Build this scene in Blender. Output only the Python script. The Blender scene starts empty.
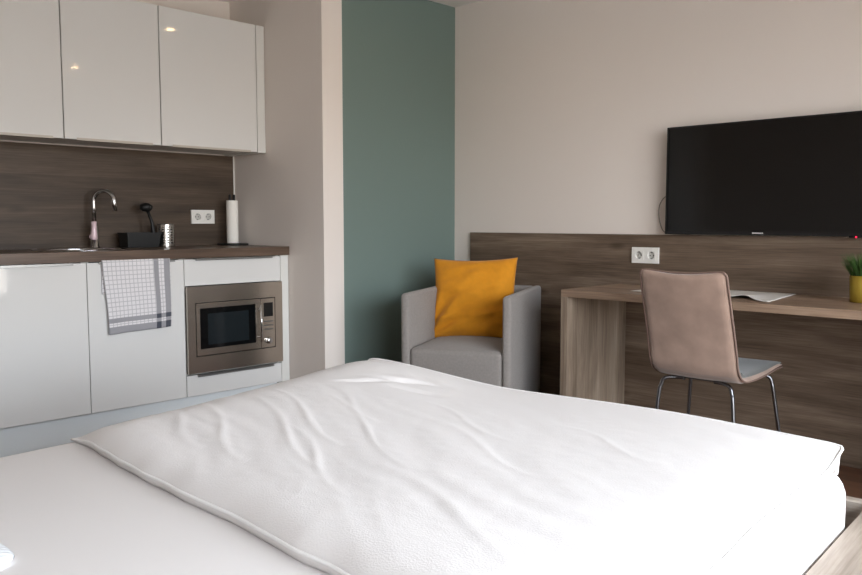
import bpy, bmesh, math, random
from mathutils import Vector, Matrix, noise
random.seed(7)
S = bpy.context.scene
COL = S.collection
PI = math.pi
SKY = 12.0

# ------------------------------------------------------------------ materials
def srgb(r, g, b):
    f = lambda c: c/12.92 if c <= .04045 else ((c+.055)/1.055)**2.4
    return (f(r/255), f(g/255), f(b/255), 1)

def mat(name, col, rough=.5, metal=0, bump=0, bscale=200, coat=0, sheen=0, var=0, vscale=3, spec=.5, bdist=.002, emit=None, estr=0):
    m = bpy.data.materials.new(name); m.use_nodes = True
    nt = m.node_tree; b = nt.nodes['Principled BSDF']
    c = srgb(*col)
    b.inputs['Base Color'].default_value = c
    b.inputs['Roughness'].default_value = rough
    b.inputs['Metallic'].default_value = metal
    b.inputs['Specular IOR Level'].default_value = spec
    b.inputs['Coat Weight'].default_value = coat
    b.inputs['Coat Roughness'].default_value = .04
    b.inputs['Sheen Weight'].default_value = sheen
    if emit:
        b.inputs['Emission Color'].default_value = srgb(*emit); b.inputs['Emission Strength'].default_value = estr
    tc = nt.nodes.new('ShaderNodeTexCoord')
    if var:
        n = nt.nodes.new('ShaderNodeTexNoise'); n.inputs['Scale'].default_value = vscale; n.inputs['Detail'].default_value = 5
        nt.links.new(tc.outputs['Object'], n.inputs['Vector'])
        mx = nt.nodes.new('ShaderNodeMix'); mx.data_type = 'RGBA'
        r = nt.nodes.new('ShaderNodeValToRGB'); r.color_ramp.elements[0].position = .35; r.color_ramp.elements[1].position = .65
        nt.links.new(n.outputs['Fac'], r.inputs['Fac']); nt.links.new(r.outputs['Color'], mx.inputs['Factor'])
        mx.inputs['A'].default_value = tuple(x*(1-var) for x in c[:3])+(1,)
        mx.inputs['B'].default_value = tuple(min(1, x*(1+var)) for x in c[:3])+(1,)
        nt.links.new(mx.outputs['Result'], b.inputs['Base Color'])
    if bump:
        n = nt.nodes.new('ShaderNodeTexNoise'); n.inputs['Scale'].default_value = bscale; n.inputs['Detail'].default_value = 3
        nt.links.new(tc.outputs['Object'], n.inputs['Vector'])
        bp = nt.nodes.new('ShaderNodeBump'); bp.inputs['Strength'].default_value = bump; bp.inputs['Distance'].default_value = bdist
        nt.links.new(n.outputs['Fac'], bp.inputs['Height']); nt.links.new(bp.outputs['Normal'], b.inputs['Normal'])
    return m

def wood(name, dark, mid, light, axis, across, rough=.5, board=.19, scale=1.0):
    """laminate with the grain along `axis`; boards step along `across`"""
    m = bpy.data.materials.new(name); m.use_nodes = True
    nt = m.node_tree; L = nt.links.new; b = nt.nodes['Principled BSDF']
    b.inputs['Roughness'].default_value = rough; b.inputs['Specular IOR Level'].default_value = .35
    tc = nt.nodes.new('ShaderNodeTexCoord')
    mp = nt.nodes.new('ShaderNodeMapping')
    sc = [9*scale]*3; sc[axis] = .9*scale
    mp.inputs['Scale'].default_value = sc
    L(tc.outputs['Object'], mp.inputs['Vector'])
    # warp
    w = nt.nodes.new('ShaderNodeTexNoise'); w.inputs['Scale'].default_value = .8; w.inputs['Detail'].default_value = 2
    L(mp.outputs['Vector'], w.inputs['Vector'])
    ad = nt.nodes.new('ShaderNodeVectorMath'); ad.operation = 'MULTIPLY_ADD'
    ad.inputs[1].default_value = (1.1, 1.1, 1.1); L(w.outputs['Color'], ad.inputs[0]); L(mp.outputs['Vector'], ad.inputs[2])
    n1 = nt.nodes.new('ShaderNodeTexNoise'); n1.inputs['Scale'].default_value = 1.3; n1.inputs['Detail'].default_value = 8; n1.inputs['Roughness'].default_value = .62
    L(ad.outputs['Vector'], n1.inputs['Vector'])
    mp2 = nt.nodes.new('ShaderNodeMapping'); s2 = [190*scale]*3; s2[axis] = 5*scale; mp2.inputs['Scale'].default_value = s2
    L(tc.outputs['Object'], mp2.inputs['Vector'])
    n2 = nt.nodes.new('ShaderNodeTexNoise'); n2.inputs['Scale'].default_value = 1; n2.inputs['Detail'].default_value = 3
    L(mp2.outputs['Vector'], n2.inputs['Vector'])
    # board tone: white noise on floor(coord/board)
    sx = nt.nodes.new('ShaderNodeSeparateXYZ'); L(tc.outputs['Object'], sx.inputs[0])
    dv = nt.nodes.new('ShaderNodeMath'); dv.operation = 'DIVIDE'; dv.inputs[1].default_value = board; L(sx.outputs[across], dv.inputs[0])
    fl = nt.nodes.new('ShaderNodeMath'); fl.operation = 'FLOOR'; L(dv.outputs[0], fl.inputs[0])
    wn = nt.nodes.new('ShaderNodeTexWhiteNoise'); wn.noise_dimensions = '1D'; L(fl.outputs[0], wn.inputs['W'])
    # sum
    a1 = nt.nodes.new('ShaderNodeMath'); a1.operation = 'MULTIPLY_ADD'; a1.inputs[1].default_value = .42; L(n2.outputs['Fac'], a1.inputs[0]); 
    a0 = nt.nodes.new('ShaderNodeMath'); a0.operation = 'MULTIPLY_ADD'; a0.inputs[1].default_value = .95; a0.inputs[2].default_value = -.25; L(n1.outputs['Fac'], a0.inputs[0])
    L(a0.outputs[0], a1.inputs[2])
    a2 = nt.nodes.new('ShaderNodeMath'); a2.operation = 'MULTIPLY_ADD'; a2.inputs[1].default_value = .14; L(wn.outputs['Value'], a2.inputs[0]); L(a1.outputs[0], a2.inputs[2])
    # knots: stretched voronoi
    mk = nt.nodes.new('ShaderNodeMapping'); sk = [5.5*scale]*3; sk[axis] = 2.0*scale; mk.inputs['Scale'].default_value = sk
    L(tc.outputs['Object'], mk.inputs['Vector'])
    vo = nt.nodes.new('ShaderNodeTexVoronoi'); vo.inputs['Scale'].default_value = 1; L(mk.outputs['Vector'], vo.inputs['Vector'])
    kr = nt.nodes.new('ShaderNodeMapRange'); kr.inputs['From Min'].default_value = .03; kr.inputs['From Max'].default_value = .13
    kr.inputs['To Min'].default_value = -.22; kr.inputs['To Max'].default_value = 0; L(vo.outputs['Distance'], kr.inputs['Value'])
    a3 = nt.nodes.new('ShaderNodeMath'); a3.operation = 'ADD'; L(a2.outputs[0], a3.inputs[0]); L(kr.outputs['Result'], a3.inputs[1])
    r = nt.nodes.new('ShaderNodeValToRGB'); e = r.color_ramp.elements
    e[0].position = .22; e[0].color = srgb(*dark); e[1].position = .78; e[1].color = srgb(*light)
    c = e.new(.5); c.color = srgb(*mid)
    L(a3.outputs[0], r.inputs['Fac']); L(r.outputs['Color'], b.inputs['Base Color'])
    bp = nt.nodes.new('ShaderNodeBump'); bp.inputs['Strength'].default_value = .4; bp.inputs['Distance'].default_value = .001
    L(a1.outputs[0], bp.inputs['Height']); L(bp.outputs['Normal'], b.inputs['Normal'])
    return m

M = {}
M['wall'] = mat('warm_white_paint', (230, 221, 213), .85, bump=.15, bscale=350)
M['green'] = mat('sage_green_paint', (110, 127, 121), .8, bump=.15, bscale=350)
M['ceiling'] = mat('white_ceiling_paint', (234, 230, 225), .9)
M['white_gloss'] = mat('white_gloss_lacquer', (219, 218, 215), .05, coat=.2)
M['white_side'] = mat('white_melamine', (218, 217, 212), .4)
M['plinth'] = mat('pale_grey_plinth', (224, 229, 230), .35)
M['alu'] = mat('brushed_aluminium', (150, 150, 148), .35, 1)
M['alu2'] = mat('satin_steel', (205, 203, 198), .25, 1)
M['grip'] = mat('beige_grip_strip', (186, 178, 166), .4)
M['chrome'] = mat('chrome', (200, 200, 200), .12, 1)
M['rose'] = mat('rose_tinted_lever', (226, 200, 205), .3, .1)
M['black'] = mat('black_plastic', (11, 12, 12), .5)
M['screen'] = mat('dark_glass_screen', (6, 6, 6), .10, spec=.4)
M['mwglass'] = mat('black_microwave_glass', (8, 10, 12), .06)
M['mwin'] = mat('microwave_inner_pane', (28, 34, 37), .08)
M['white_plastic'] = mat('white_plastic', (232, 230, 224), .35)
M['socket_in'] = mat('socket_recess_plastic', (196, 194, 188), .4)
M['paper'] = mat('paper_towel', (238, 234, 226), .9, bump=.4, bscale=260)
M['sheetp'] = mat('white_paper_sheet', (226, 222, 216), .6)
M['grey_fab'] = mat('grey_upholstery', (140, 134, 129), .95, bump=.5, bscale=600, sheen=.2, var=.06, vscale=90)
M['seat_fab'] = mat('slate_grey_suede', (94, 95, 92), .9, bump=.3, bscale=300, sheen=.3, var=.1, vscale=9)
M['tan'] = mat('taupe_suede', (156, 131, 116), .85, bump=.3, bscale=300, sheen=.35, var=.13, vscale=11)
M['tan_piping'] = mat('dark_taupe_piping', (116, 94, 84), .8)
M['mustard'] = mat('mustard_cotton', (214, 140, 14), .85, bump=.5, bscale=420, sheen=.1, var=.04, vscale=30)
M['legs'] = mat('grey_metal_legs', (112, 112, 114), .3, 1)
M['pot'] = mat('brass_pot', (176, 150, 58), .35, .6)
M['grass'] = mat('green_grass_blade', (52, 86, 26), .6, var=.25, vscale=40)
M['soil'] = mat('dark_soil', (44, 34, 26), .95)
M['red'] = mat('red_led', (220, 20, 50), .4, emit=(255, 20, 60), estr=2.5)
M['logo'] = mat('silver_lettering', (215, 215, 215), .4, .3)
M['cable'] = mat('grey_cable', (150, 140, 128), .6)
M['duvet'] = mat('white_seersucker_cotton', (230, 226, 224), .9, bump=.25, bscale=260, sheen=.1, bdist=.003)
M['sheet'] = mat('white_fitted_sheet', (233, 229, 227), .9, bump=.1, bscale=500)
M['pipingw'] = mat('white_duvet_piping', (242, 240, 238), .8)
M['pillow'] = mat('white_ribbed_pillowcase', (222, 225, 228), .9)
M['outside'] = mat('balcony_concrete', (170, 168, 164), .9)
M['steel_in'] = mat('steel_bowl', (150, 148, 145), .3, 1)
D, MI, LI = (70, 57, 45), (110, 93, 78), (146, 129, 112)
M['wood_panel'] = wood('grey_brown_oak_horizontal', D, MI, LI, 0, 2)
M['wood_splash'] = wood('dark_grey_brown_oak_splashback', (54, 44, 36), (78, 65, 53), (102, 87, 73), 1, 2)
M['wood_ct'] = wood('grey_brown_oak_worktop', (68, 54, 44), (98, 80, 67), (124, 104, 88), 1, 0, rough=.35)
M['wood_desk'] = wood('grey_brown_oak_desk_top', (104, 84, 68), (150, 126, 106), (184, 160, 138), 0, 1, rough=.4)
M['wood_desk_side'] = wood('grey_brown_oak_vertical', (92, 78, 64), (142, 125, 108), (180, 164, 145), 2, 1)
M['wood_bed'] = wood('pale_grey_oak', (128, 116, 104), (164, 152, 140), (190, 180, 168), 1, 0)
M['wood_bed_x'] = wood('pale_grey_oak_cross', (128, 116, 104), (164, 152, 140), (190, 180, 168), 0, 1)
M['floor'] = wood('brown_parquet', (70, 46, 34), (104, 72, 54), (128, 92, 70), 0, 1, rough=.4, board=.14)

def metal_brushed():
    m = mat('brushed_steel_fascia', (204, 195, 184), .24, 1)
    nt = m.node_tree; L = nt.links.new; b = nt.nodes['Principled BSDF']
    tc = nt.nodes.new('ShaderNodeTexCoord'); mp = nt.nodes.new('ShaderNodeMapping'); mp.inputs['Scale'].default_value = (4, 4, 900)
    n = nt.nodes.new('ShaderNodeTexNoise'); n.inputs['Scale'].default_value = 1
    L(tc.outputs['Object'], mp.inputs['Vector']); L(mp.outputs['Vector'], n.inputs['Vector'])
    bp = nt.nodes.new('ShaderNodeBump'); bp.inputs['Strength'].default_value = .35; bp.inputs['Distance'].default_value = .0005
    L(n.outputs['Fac'], bp.inputs['Height']); L(bp.outputs['Normal'], b.inputs['Normal'])
    return m
M['steel'] = metal_brushed()

def towel_mat():
    """white tea towel with a fine grey grid and wide grey border bands; UV in metres (u across from the left, v up from the hem)"""
    m = bpy.data.materials.new('checked_tea_towel'); m.use_nodes = True
    nt = m.node_tree; L = nt.links.new; b = nt.nodes['Principled BSDF']; b.inputs['Roughness'].default_value = .95
    uv = nt.nodes.new('ShaderNodeUVMap'); sp = nt.nodes.new('ShaderNodeSeparateXYZ'); L(uv.outputs[0], sp.inputs[0])
    def math_(op, a, bb, c=None):
        n = nt.nodes.new('ShaderNodeMath'); n.operation = op
        for i, x in enumerate((a, bb, c)):
            if x is None: continue
            if isinstance(x, (int, float)): n.inputs[i].default_value = x
            else: L(x, n.inputs[i])
        return n.outputs[0]
    def line(c, per, w):
        f = math_('FRACT', math_('DIVIDE', c, per), 0)
        return math_('LESS_THAN', f, w/per)
    def band(c, a, z):
        return math_('MULTIPLY', math_('GREATER_THAN', c, a), math_('LESS_THAN', c, z))
    u, v = sp.outputs[0], sp.outputs[1]
    grid = math_('MULTIPLY', math_('MAXIMUM', line(u, .021, .0035), line(v, .021, .0035)), .38)
    W = .345
    bu = math_('ADD', band(u, W-.088, W-.062), band(u, W-.034, W-.003))
    bv = math_('ADD', band(v, .0, .034), band(v, .052, .074))
    tot = math_('MAXIMUM', grid, math_('MULTIPLY', math_('ADD', bu, bv), .62))
    mx = nt.nodes.new('ShaderNodeMix'); mx.data_type = 'RGBA'; L(tot, mx.inputs['Factor'])
    mx.inputs['A'].default_value = srgb(222, 219, 220); mx.inputs['B'].default_value = srgb(72, 75, 84)
    L(mx.outputs['Result'], b.inputs['Base Color'])
    return m
M['towel'] = towel_mat()

def rib_mat():
    m = M['pillow']; nt = m.node_tree; L = nt.links.new; b = nt.nodes['Principled BSDF']
    tc = nt.nodes.new('ShaderNodeTexCoord'); w = nt.nodes.new('ShaderNodeTexWave'); w.inputs['Scale'].default_value = 28
    L(tc.outputs['Object'], w.inputs['Vector'])
    bp = nt.nodes.new('ShaderNodeBump'); bp.inputs['Strength'].default_value = .5; bp.inputs['Distance'].default_value = .002
    L(w.outputs['Fac'], bp.inputs['Height']); L(bp.outputs['Normal'], b.inputs['Normal'])
rib_mat()

def glass_mat():
    m = bpy.data.materials.new('window_glass'); m.use_nodes = True
    nt = m.node_tree; nt.nodes.clear(); L = nt.links.new
    o = nt.nodes.new('ShaderNodeOutputMaterial'); t = nt.nodes.new('ShaderNodeBsdfTransparent'); g = nt.nodes.new('ShaderNodeBsdfGlossy')
    g.inputs['Roughness'].default_value = .02; mx = nt.nodes.new('ShaderNodeMixShader'); f = nt.nodes.new('ShaderNodeFresnel'); f.inputs[0].default_value = 1.3
    L(f.outputs[0], mx.inputs[0]); L(t.outputs[0], mx.inputs[1]); L(g.outputs[0], mx.inputs[2]); L(mx.outputs[0], o.inputs[0])
    return m
M['glass'] = glass_mat()

# ------------------------------------------------------------------ geometry helpers
def box(bm, x0, x1, y0, y1, z0, z1, bev=0, seg=2):
    r = bmesh.ops.create_cube(bm, size=1)
    vs = r['verts']
    for v in vs:
        v.co = Vector(((x0+x1)/2+v.co.x*(x1-x0), (y0+y1)/2+v.co.y*(y1-y0), (z0+z1)/2+v.co.z*(z1-z0)))
    if bev:
        es = {e for v in vs for e in v.link_edges}
        bmesh.ops.bevel(bm, geom=list(es), offset=bev, segments=seg, profile=.5, affect='EDGES')
    return bm

def tube(bm, pts, r, seg=12, cap=True):
    pts = [Vector(p) for p in pts]; n = len(pts); rings = []
    rr = r if isinstance(r, (list, tuple)) else [r]*n
    up = None
    for i, p in enumerate(pts):
        d = (pts[min(i+1, n-1)]-pts[max(i-1, 0)]).normalized()
        if up is None:
            up = Vector((0, 0, 1)) if abs(d.z) < .9 else Vector((1, 0, 0))
        s = d.cross(up).normalized(); up = s.cross(d).normalized()
        rings.append([bm.verts.new(p+(s*math.cos(2*PI*k/seg)+up*math.sin(2*PI*k/seg))*rr[i]) for k in range(seg)])
    for a, b in zip(rings, rings[1:]):
        for k in range(seg):
            f = bm.faces.new((a[k], a[(k+1) % seg], b[(k+1) % seg], b[k])); f.smooth = True
    if cap:
        bm.faces.new(rings[0][::-1]); bm.faces.new(rings[-1])
    return bm

def closed_tube(bm, pts, r, seg=8):
    pts = [Vector(p) for p in pts]; n = len(pts); rings = []
    cen = sum(pts, Vector())/n
    nrm = Vector()
    for i in range(n): nrm += (pts[i]-cen).cross(pts[(i+1) % n]-cen)
    nrm.normalize()
    for i, p in enumerate(pts):
        d = (pts[(i+1) % n]-pts[i-1]).normalized(); s = d.cross(nrm).normalized(); u = s.cross(d)
        rings.append([bm.verts.new(p+(s*math.cos(2*PI*k/seg)+u*math.sin(2*PI*k/seg))*r) for k in range(seg)])
    for i in range(n):
        a, b = rings[i], rings[(i+1) % n]
        for k in range(seg):
            f = bm.faces.new((a[k], a[(k+1) % seg], b[(k+1) % seg], b[k])); f.smooth = True
    return bm

def lathe(bm, prof, c=(0, 0), seg=32, smooth=True):
    rings = []
    for r, z in prof:
        if r < 1e-5: rings.append([bm.verts.new((c[0], c[1], z))])
        else: rings.append([bm.verts.new((c[0]+r*math.cos(2*PI*k/seg), c[1]+r*math.sin(2*PI*k/seg), z)) for k in range(seg)])
    for a, b in zip(rings, rings[1:]):
        for k in range(seg):
            k2 = (k+1) % seg
            if len(a) == 1 and len(b) == 1: continue
            if len(a) == 1: f = bm.faces.new((a[0], b[k2], b[k]))
            elif len(b) == 1: f = bm.faces.new((a[k], a[k2], b[0]))
            else: f = bm.faces.new((a[k], a[k2], b[k2], b[k]))
            f.smooth = smooth
    return bm

def plate_hole(bm, x0, x1, y0, y1, z0, z1, c, r, seg=40):
    """rectangular plate with a round hole"""
    def layer(z):
        o = [bm.verts.new((x, y, z)) for x, y in ((x0, y0), (x1, y0), (x1, y1), (x0, y1))]
        i = [bm.verts.new((c[0]+r*math.cos(2*PI*k/seg), c[1]+r*math.sin(2*PI*k/seg), z)) for k in range(seg)]
        return o, i
    lo, li = layer(z0); uo, ui = layer(z1)
    for o, i in ((lo, li), (uo, ui)):
        es = [bm.edges.new((o[k], o[(k+1) % 4])) for k in range(4)]+[bm.edges.new((i[k], i[(k+1) % seg])) for k in range(seg)]
        bmesh.ops.triangle_fill(bm, use_beauty=True, use_dissolve=False, edges=es)
    for k in range(4): bm.faces.new((lo[k], lo[(k+1) % 4], uo[(k+1) % 4], uo[k]))
    for k in range(seg): bm.faces.new((li[k], li[(k+1) % seg], ui[(k+1) % seg], ui[k]))
    return bm

def extr(bm, poly, axis, a, b):
    """prism: polygon in the plane normal to axis, from a to b"""
    def P(p, t):
        q = list(p); q.insert(axis, t); return q
    A = [bm.verts.new(P(p, a)) for p in poly]; B = [bm.verts.new(P(p, b)) for p in poly]
    bm.faces.new(A); bm.faces.new(B[::-1])
    n = len(poly)
    for k in range(n): bm.faces.new((A[k], B[k], B[(k+1) % n], A[(k+1) % n]))
    return bm

def obj(name, bm, m, parent=None, smooth=False, world=True, origin=None):
    """one mesh object. world=True: the bmesh is in world coordinates; else in the parent's"""
    bmesh.ops.recalc_face_normals(bm, faces=bm.faces)
    if parent is None and origin is None:
        xs = [v.co.x for v in bm.verts]; ys = [v.co.y for v in bm.verts]; zs = [v.co.z for v in bm.verts]
        origin = Vector(((min(xs)+max(xs))/2, (min(ys)+max(ys))/2, min(zs)))
    if parent is None:
        bm.transform(Matrix.Translation(-Vector(origin)))
    elif world:
        q = parent; mw = Matrix()
        while q is not None:
            mw = q.matrix_basis @ mw; q = q.parent
        bm.transform(mw.inverted())
    me = bpy.data.meshes.new(name); bm.to_mesh(me); bm.free()
    if smooth:
        for p in me.polygons: p.use_smooth = True
    for mm in (m if isinstance(m, list) else [m]): me.materials.append(mm)
    o = bpy.data.objects.new(name, me); COL.objects.link(o)
    if parent is None: o.location = origin
    else: o.parent = parent
    return o

def tag(o, label, cat, group=None):
    o['label'] = label; o['category'] = cat
    if group: o['group'] = group
    return o

def thing(name, label, cat, loc=(0, 0, 0), rz=0, group=None):
    o = bpy.data.objects.new(name, None); COL.objects.link(o); o.empty_display_size = .05
    o.location = loc; o.rotation_euler = (0, 0, rz)
    o.matrix_basis = Matrix.Translation(loc) @ Matrix.Rotation(rz, 4, 'Z')
    return tag(o, label, cat, group)

def struct(name, bm, m, parent=None, **k):
    o = obj(name, bm, m, parent, **k)
    o['kind'] = 'structure'
    return o

B = bmesh.new
# ------------------------------------------------------------------ key dimensions (metres)
YW = 2.283           # television wall
XS = .327            # face of the partition beside the kitchenette
YN = 1.247           # end of the kitchenette niche
ZC = 2.376           # ceiling
XE = 5.0             # window wall
YR = -3.2            # wall behind
# ------------------------------------------------------------------ the room
struct('floor', box(B(), -.75, XE+.15, YR-.15, YW+.15, -.12, 0), M['floor'])
struct('ceiling', box(B(), -.75, XE+.15, YR-.15, YW+.15, ZC, ZC+.12), M['ceiling'])
struct('wall_back', box(B(), XS, XE+.15, YW, YW+.15, 0, ZC), M['wall'])
XB = -.568           # wall behind the kitchenette
struct('wall_left', box(B(), -.75, XB, YR-.15, YN, 0, ZC), M['wall'])
struct('wall_rear', box(B(), XB, XE+.15, YR-.15, YR, 0, ZC), M['wall'])
# partition: white end and kitchenette side, the rest of its long face painted green
bm = B()
yp = 1.385
vs = [bm.verts.new(p) for p in [(-.75, YN, 0), (XS, YN, 0), (XS, yp, 0), (XS, YW+.15, 0), (-.75, YW+.15, 0)]]
vt = [bm.verts.new((v.co.x, v.co.y, ZC)) for v in vs]
for k in range(5):
    f = bm.faces.new((vs[k], vs[(k+1) % 5], vt[(k+1) % 5], vt[k]))
    if k == 2: f.material_index = 1
bm.faces.new(vs); bm.faces.new(vt)
struct('wall_partition', bm, [M['wall'], M['green']])
# window wall with a wide balcony window
WY0, WY1, WZ0, WZ1 = -1.9, 1.42, .08, 2.16
bm = B()
box(bm, XE, XE+.15, YR-.15, WY0, 0, ZC); box(bm, XE, XE+.15, WY1, YW+.15, 0, ZC)
box(bm, XE, XE+.15, WY0, WY1, WZ1, ZC); box(bm, XE, XE+.15, WY0, WY1, 0, WZ0)
struct('wall_right', bm, M['wall'])
bm = B()
fr = .06
box(bm, XE+.03, XE+.10, WY0, WY0+fr, WZ0, WZ1); box(bm, XE+.03, XE+.10, WY1-fr, WY1, WZ0, WZ1)
box(bm, XE+.03, XE+.10, WY0+fr, WY1-fr, WZ0, WZ0+fr); box(bm, XE+.03, XE+.10, WY0+fr, WY1-fr, WZ1-fr, WZ1)
ym = (WY0+WY1)/2
box(bm, XE+.03, XE+.10, ym-.05, ym+.05, WZ0+fr, WZ1-fr)
win = struct('window_1', bm, M['white_plastic'])
struct('glass_pane', box(B(), XE+.06, XE+.066, WY0+fr, WY1-fr, WZ0+fr, WZ1-fr), M['glass'], win)
# skirting boards
struct('baseboard_left', box(B(), XS, XS+.014, YN, YW, 0, .06), M['white_side'])
struct('baseboard_rear', box(B(), XB, XE, YR, YR+.014, 0, .06), M['white_side'])
# ------------------------------------------------------------------ kitchenette
ZP, ZB, ZT = .150, .873, .921
YA, YB, YCc, YD = -.496, .104, .6, 1.191
GAP = .0018
def base_cabinet(y0, y1, label):
    t = thing('base_cabinet', label, 'cabinet', (-.29, (y0+y1)/2, ZP), group='base cabinets of the kitchen run')
    bm = B(); w = .018; xb, xf = -.555, -.022
    box(bm, xb, xf, y0, y0+w, ZP, ZB-.002); box(bm, xb, xf, y1-w, y1, ZP, ZB-.002); box(bm, xb, xf, y0+w, y1-w, ZP, ZP+w); box(bm, xb, xb+w, y0+w, y1-w, ZP+w, ZB-.002)
    obj('body', bm, M['white_side'], t)
    return t
def front(name, t, y0, y1, z0, z1, hy0, hy1, hz, up=True):
    d = obj(name, box(B(), -.019, 0, y0+GAP, y1-GAP, z0+GAP, z1-GAP, .0012, 1), M['white_gloss'], t)
    # thin grip strip along the upper edge
    bm = B(); s = 1 if up else -1
    box(bm, -.012, .012, hy0, hy1, hz, hz+.003*s if up else hz+.003); box(bm, .010, .0125, hy0, hy1, hz-.008, hz+.003)
    obj('handle', bm, M['alu'], d)
    return d
t1 = base_cabinet(YA, YB, 'white gloss base cabinet at the far left, under the worktop left of the tea towel')
front('door', t1, YA, YB, ZP, ZB-.004, YA+.09, YB-.065, ZB-.006)
t2 = base_cabinet(YB, YCc, 'white gloss base cabinet with the checked tea towel hanging on its door')
front('door', t2, YB, YCc, ZP, ZB-.004, YB+.055, YCc-.055, ZB-.006)
t3 = base_cabinet(YCc, YD, 'white base cabinet that holds the built-in steel microwave')
front('drawer', t3, YCc, YD, .728, ZB-.004, YCc+.06, YD-.06, ZB-.006)
front('drawer', t3, YCc, YD, ZP, .262, YCc+.06, YD-.06, .258)
bm = B(); box(bm, -.536, -.022, YCc+.019, YD-.019, .262, .271)
obj('shelf', bm, M['white_side'], t3)
tag(obj('end_panel', box(B(), -.555, 0, YD+.001, YN-.003, 0, ZB-.001, .001, 1), M['white_side']), 'narrow white end panel between the microwave cabinet and the niche wall', 'panel')
tag(obj('kitchen_plinth', box(B(), -.066, -.05, YA, YD-.001, 0.001, ZP-.004), M['plinth']), 'pale grey-blue kick board along the floor under the white base cabinets', 'plinth')
# worktop with a round sink
SC = (-.30, .20); SR = .205
tag(obj('worktop', plate_hole(B(), -.549, .012, -1.1, YN-.001, ZB, ZT, SC, SR-.012), M['wood_ct']), 'dark wood-look worktop running over the white base cabinets', 'worktop')
# left continuation of the run (outside the frame)
tl = thing('tall_cabinet', 'white tall cabinet closing the kitchen run beyond the left edge', 'cabinet', (-.3, -1.4, 0))
obj('body', box(B(), -.555, -.022, -1.7, -1.102, 0, 2.17), M['white_side'], tl)
dt = obj('door', box(B(), -.02, 0, -1.698, -1.104, .15, 2.17, .0012, 1), M['white_gloss'], tl)
obj('handle', box(B(), 0, .02, -1.16, -1.15, .9, 1.2), M['alu'], dt)
t0 = base_cabinet(-1.096, YA, 'white base cabinet beside the tall cabinet, beyond the left edge')
front('door', t0, -1.096, YA, ZP, ZB-.004, -1.03, YA-.06, ZB-.006)
ts = thing('sink', 'round steel sink set into the wood-look worktop below the tap', 'sink', (SC[0], SC[1], ZT))
obj('rim', lathe(B(), [(SR-.022, ZT-.004), (SR-.022, ZT+.001), (SR-.008, ZT+.005), (SR+.012, ZT+.003), (SR+.02, ZT+.0003), (SR-.018, ZT+.0002)], SC, 56), M['chrome'], ts)
obj('bowl', lathe(B(), [(SR-.016, ZT-.004), (SR-.03, ZT-.10), (SR-.06, ZT-.145), (.03, ZT-.15), (0, ZT-.15)], SC, 48), M['steel_in'], ts)
obj('drain', lathe(B(), [(.035, ZT-.1485), (.03, ZT-.144), (.012, ZT-.146), (0, ZT-.146)], SC, 24), M['chrome'], ts)
# splashback
sb = thing('splashback', 'dark wood-look splashback panel between worktop and wall cabinets', 'panel', (-.59, .1, ZT))
obj('board', box(B(), XB+.001, -.55, -1.1, YN-.008, ZT+.0005, 1.457), M['wood_splash'], sb)
obj('edge_trim', box(B(), XB+.001, -.546, YN-.008, YN-.0015, ZT+.0005, 1.457), M['white_plastic'], sb)
# wall cabinets
XU = -.204; ZU0, ZU1 = 1.459, 2.175
def wall_cabinet(y0, y1, label):
    t = thing('wall_cabinet', label, 'cabinet', (-.4, (y0+y1)/2, ZU0), group='wall cabinets over the worktop')
    bm = B(); w = .018; xb, xf = XB+.001, XU-.021
    box(bm, xb, xf, y0, y0+w, ZU0+.006, ZU1); box(bm, xb, xf, y1-w, y1, ZU0+.006, ZU1); box(bm, xb, xf, y0+w, y1-w, ZU0+.006, ZU0+.024); box(bm, xb, xf, y0+w, y1-w, ZU1-w, ZU1)
    box(bm, xb, xb+w, y0+w, y1-w, ZU0+.024, ZU1-w)
    obj('body', bm, M['white_side'], t)
    d = obj('door', box(B(), XU-.019, XU, y0+GAP, y1-GAP, ZU0, ZU1, .0012, 1), M['white_gloss'], t)
    bm = B(); box(bm, XU-.014, XU+.014, y0+.055, y1-.055, ZU0-.0045, ZU0-.0005); box(bm, XU+.012, XU+.014, y0+.055, y1-.055, ZU0-.0005, ZU0+.007)
    obj('handle', bm, M['grip'], d)
wall_cabinet(-.496, .102, 'white gloss wall cabinet cut by the left edge, above the sink side')
wall_cabinet(.104, .6, 'white gloss wall cabinet in the middle of the row over the tap')
wall_cabinet(.602, 1.189, 'white gloss wall cabinet next to the niche wall, over socket and paper towel')
tag(obj('end_panel', box(B(), XB+.001, XU, 1.191, YN-.003, ZU0-.002, ZU1, .001, 1), M['white_side']), 'narrow white end panel between the right wall cabinet and the niche wall', 'panel')

# microwave
mw = thing('microwave', 'built-in stainless steel microwave oven in the white base cabinet', 'microwave', (-.2, .895, .276))
y0, y1, z0, z1 = .603, 1.188, .2725, .726
iy0, iy1, iz0, iz1 = y0+.045, y1-.048, z0+.085, z1-.085
bm = B()
X0, X1 = .0, .018
for a in ((y0, iy0, z0, z1), (iy1, y1, z0, z1), (iy0, iy1, z0, iz0), (iy0, iy1, iz1, z1)):
    box(bm, X0, X1, *a)
bmesh.ops.remove_doubles(bm, verts=bm.verts, dist=1e-5)
obj('trim_frame', bm, M['steel'], mw)
obj('housing', box(B(), -.40, -.001, y0+.02, y1-.02, z0+.006, z1-.008), M['black'], mw)
obj('surround', box(B(), -.001, .006, iy0, iy1, iz0, iz1), M['black'], mw)
yd = iy1-.098
dr = obj('door', box(B(), .006, .022, iy0+.005, yd, iz0+.005, iz1-.005, .002, 1), M['steel'], mw)
obj('window', box(B(), .022, .0228, iy0+.024, yd-.034, iz0+.040, iz1-.030), M['mwglass'], dr)
obj('inner_pane', box(B(), .0228, .0232, iy0+.068, yd-.078, iz0+.060, iz1-.060), M['mwin'], dr)
bm = B(); tube(bm, [(.05, yd-.014, iz0+.045), (.05, yd-.014, iz1-.035)], .0055, 12)
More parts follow.
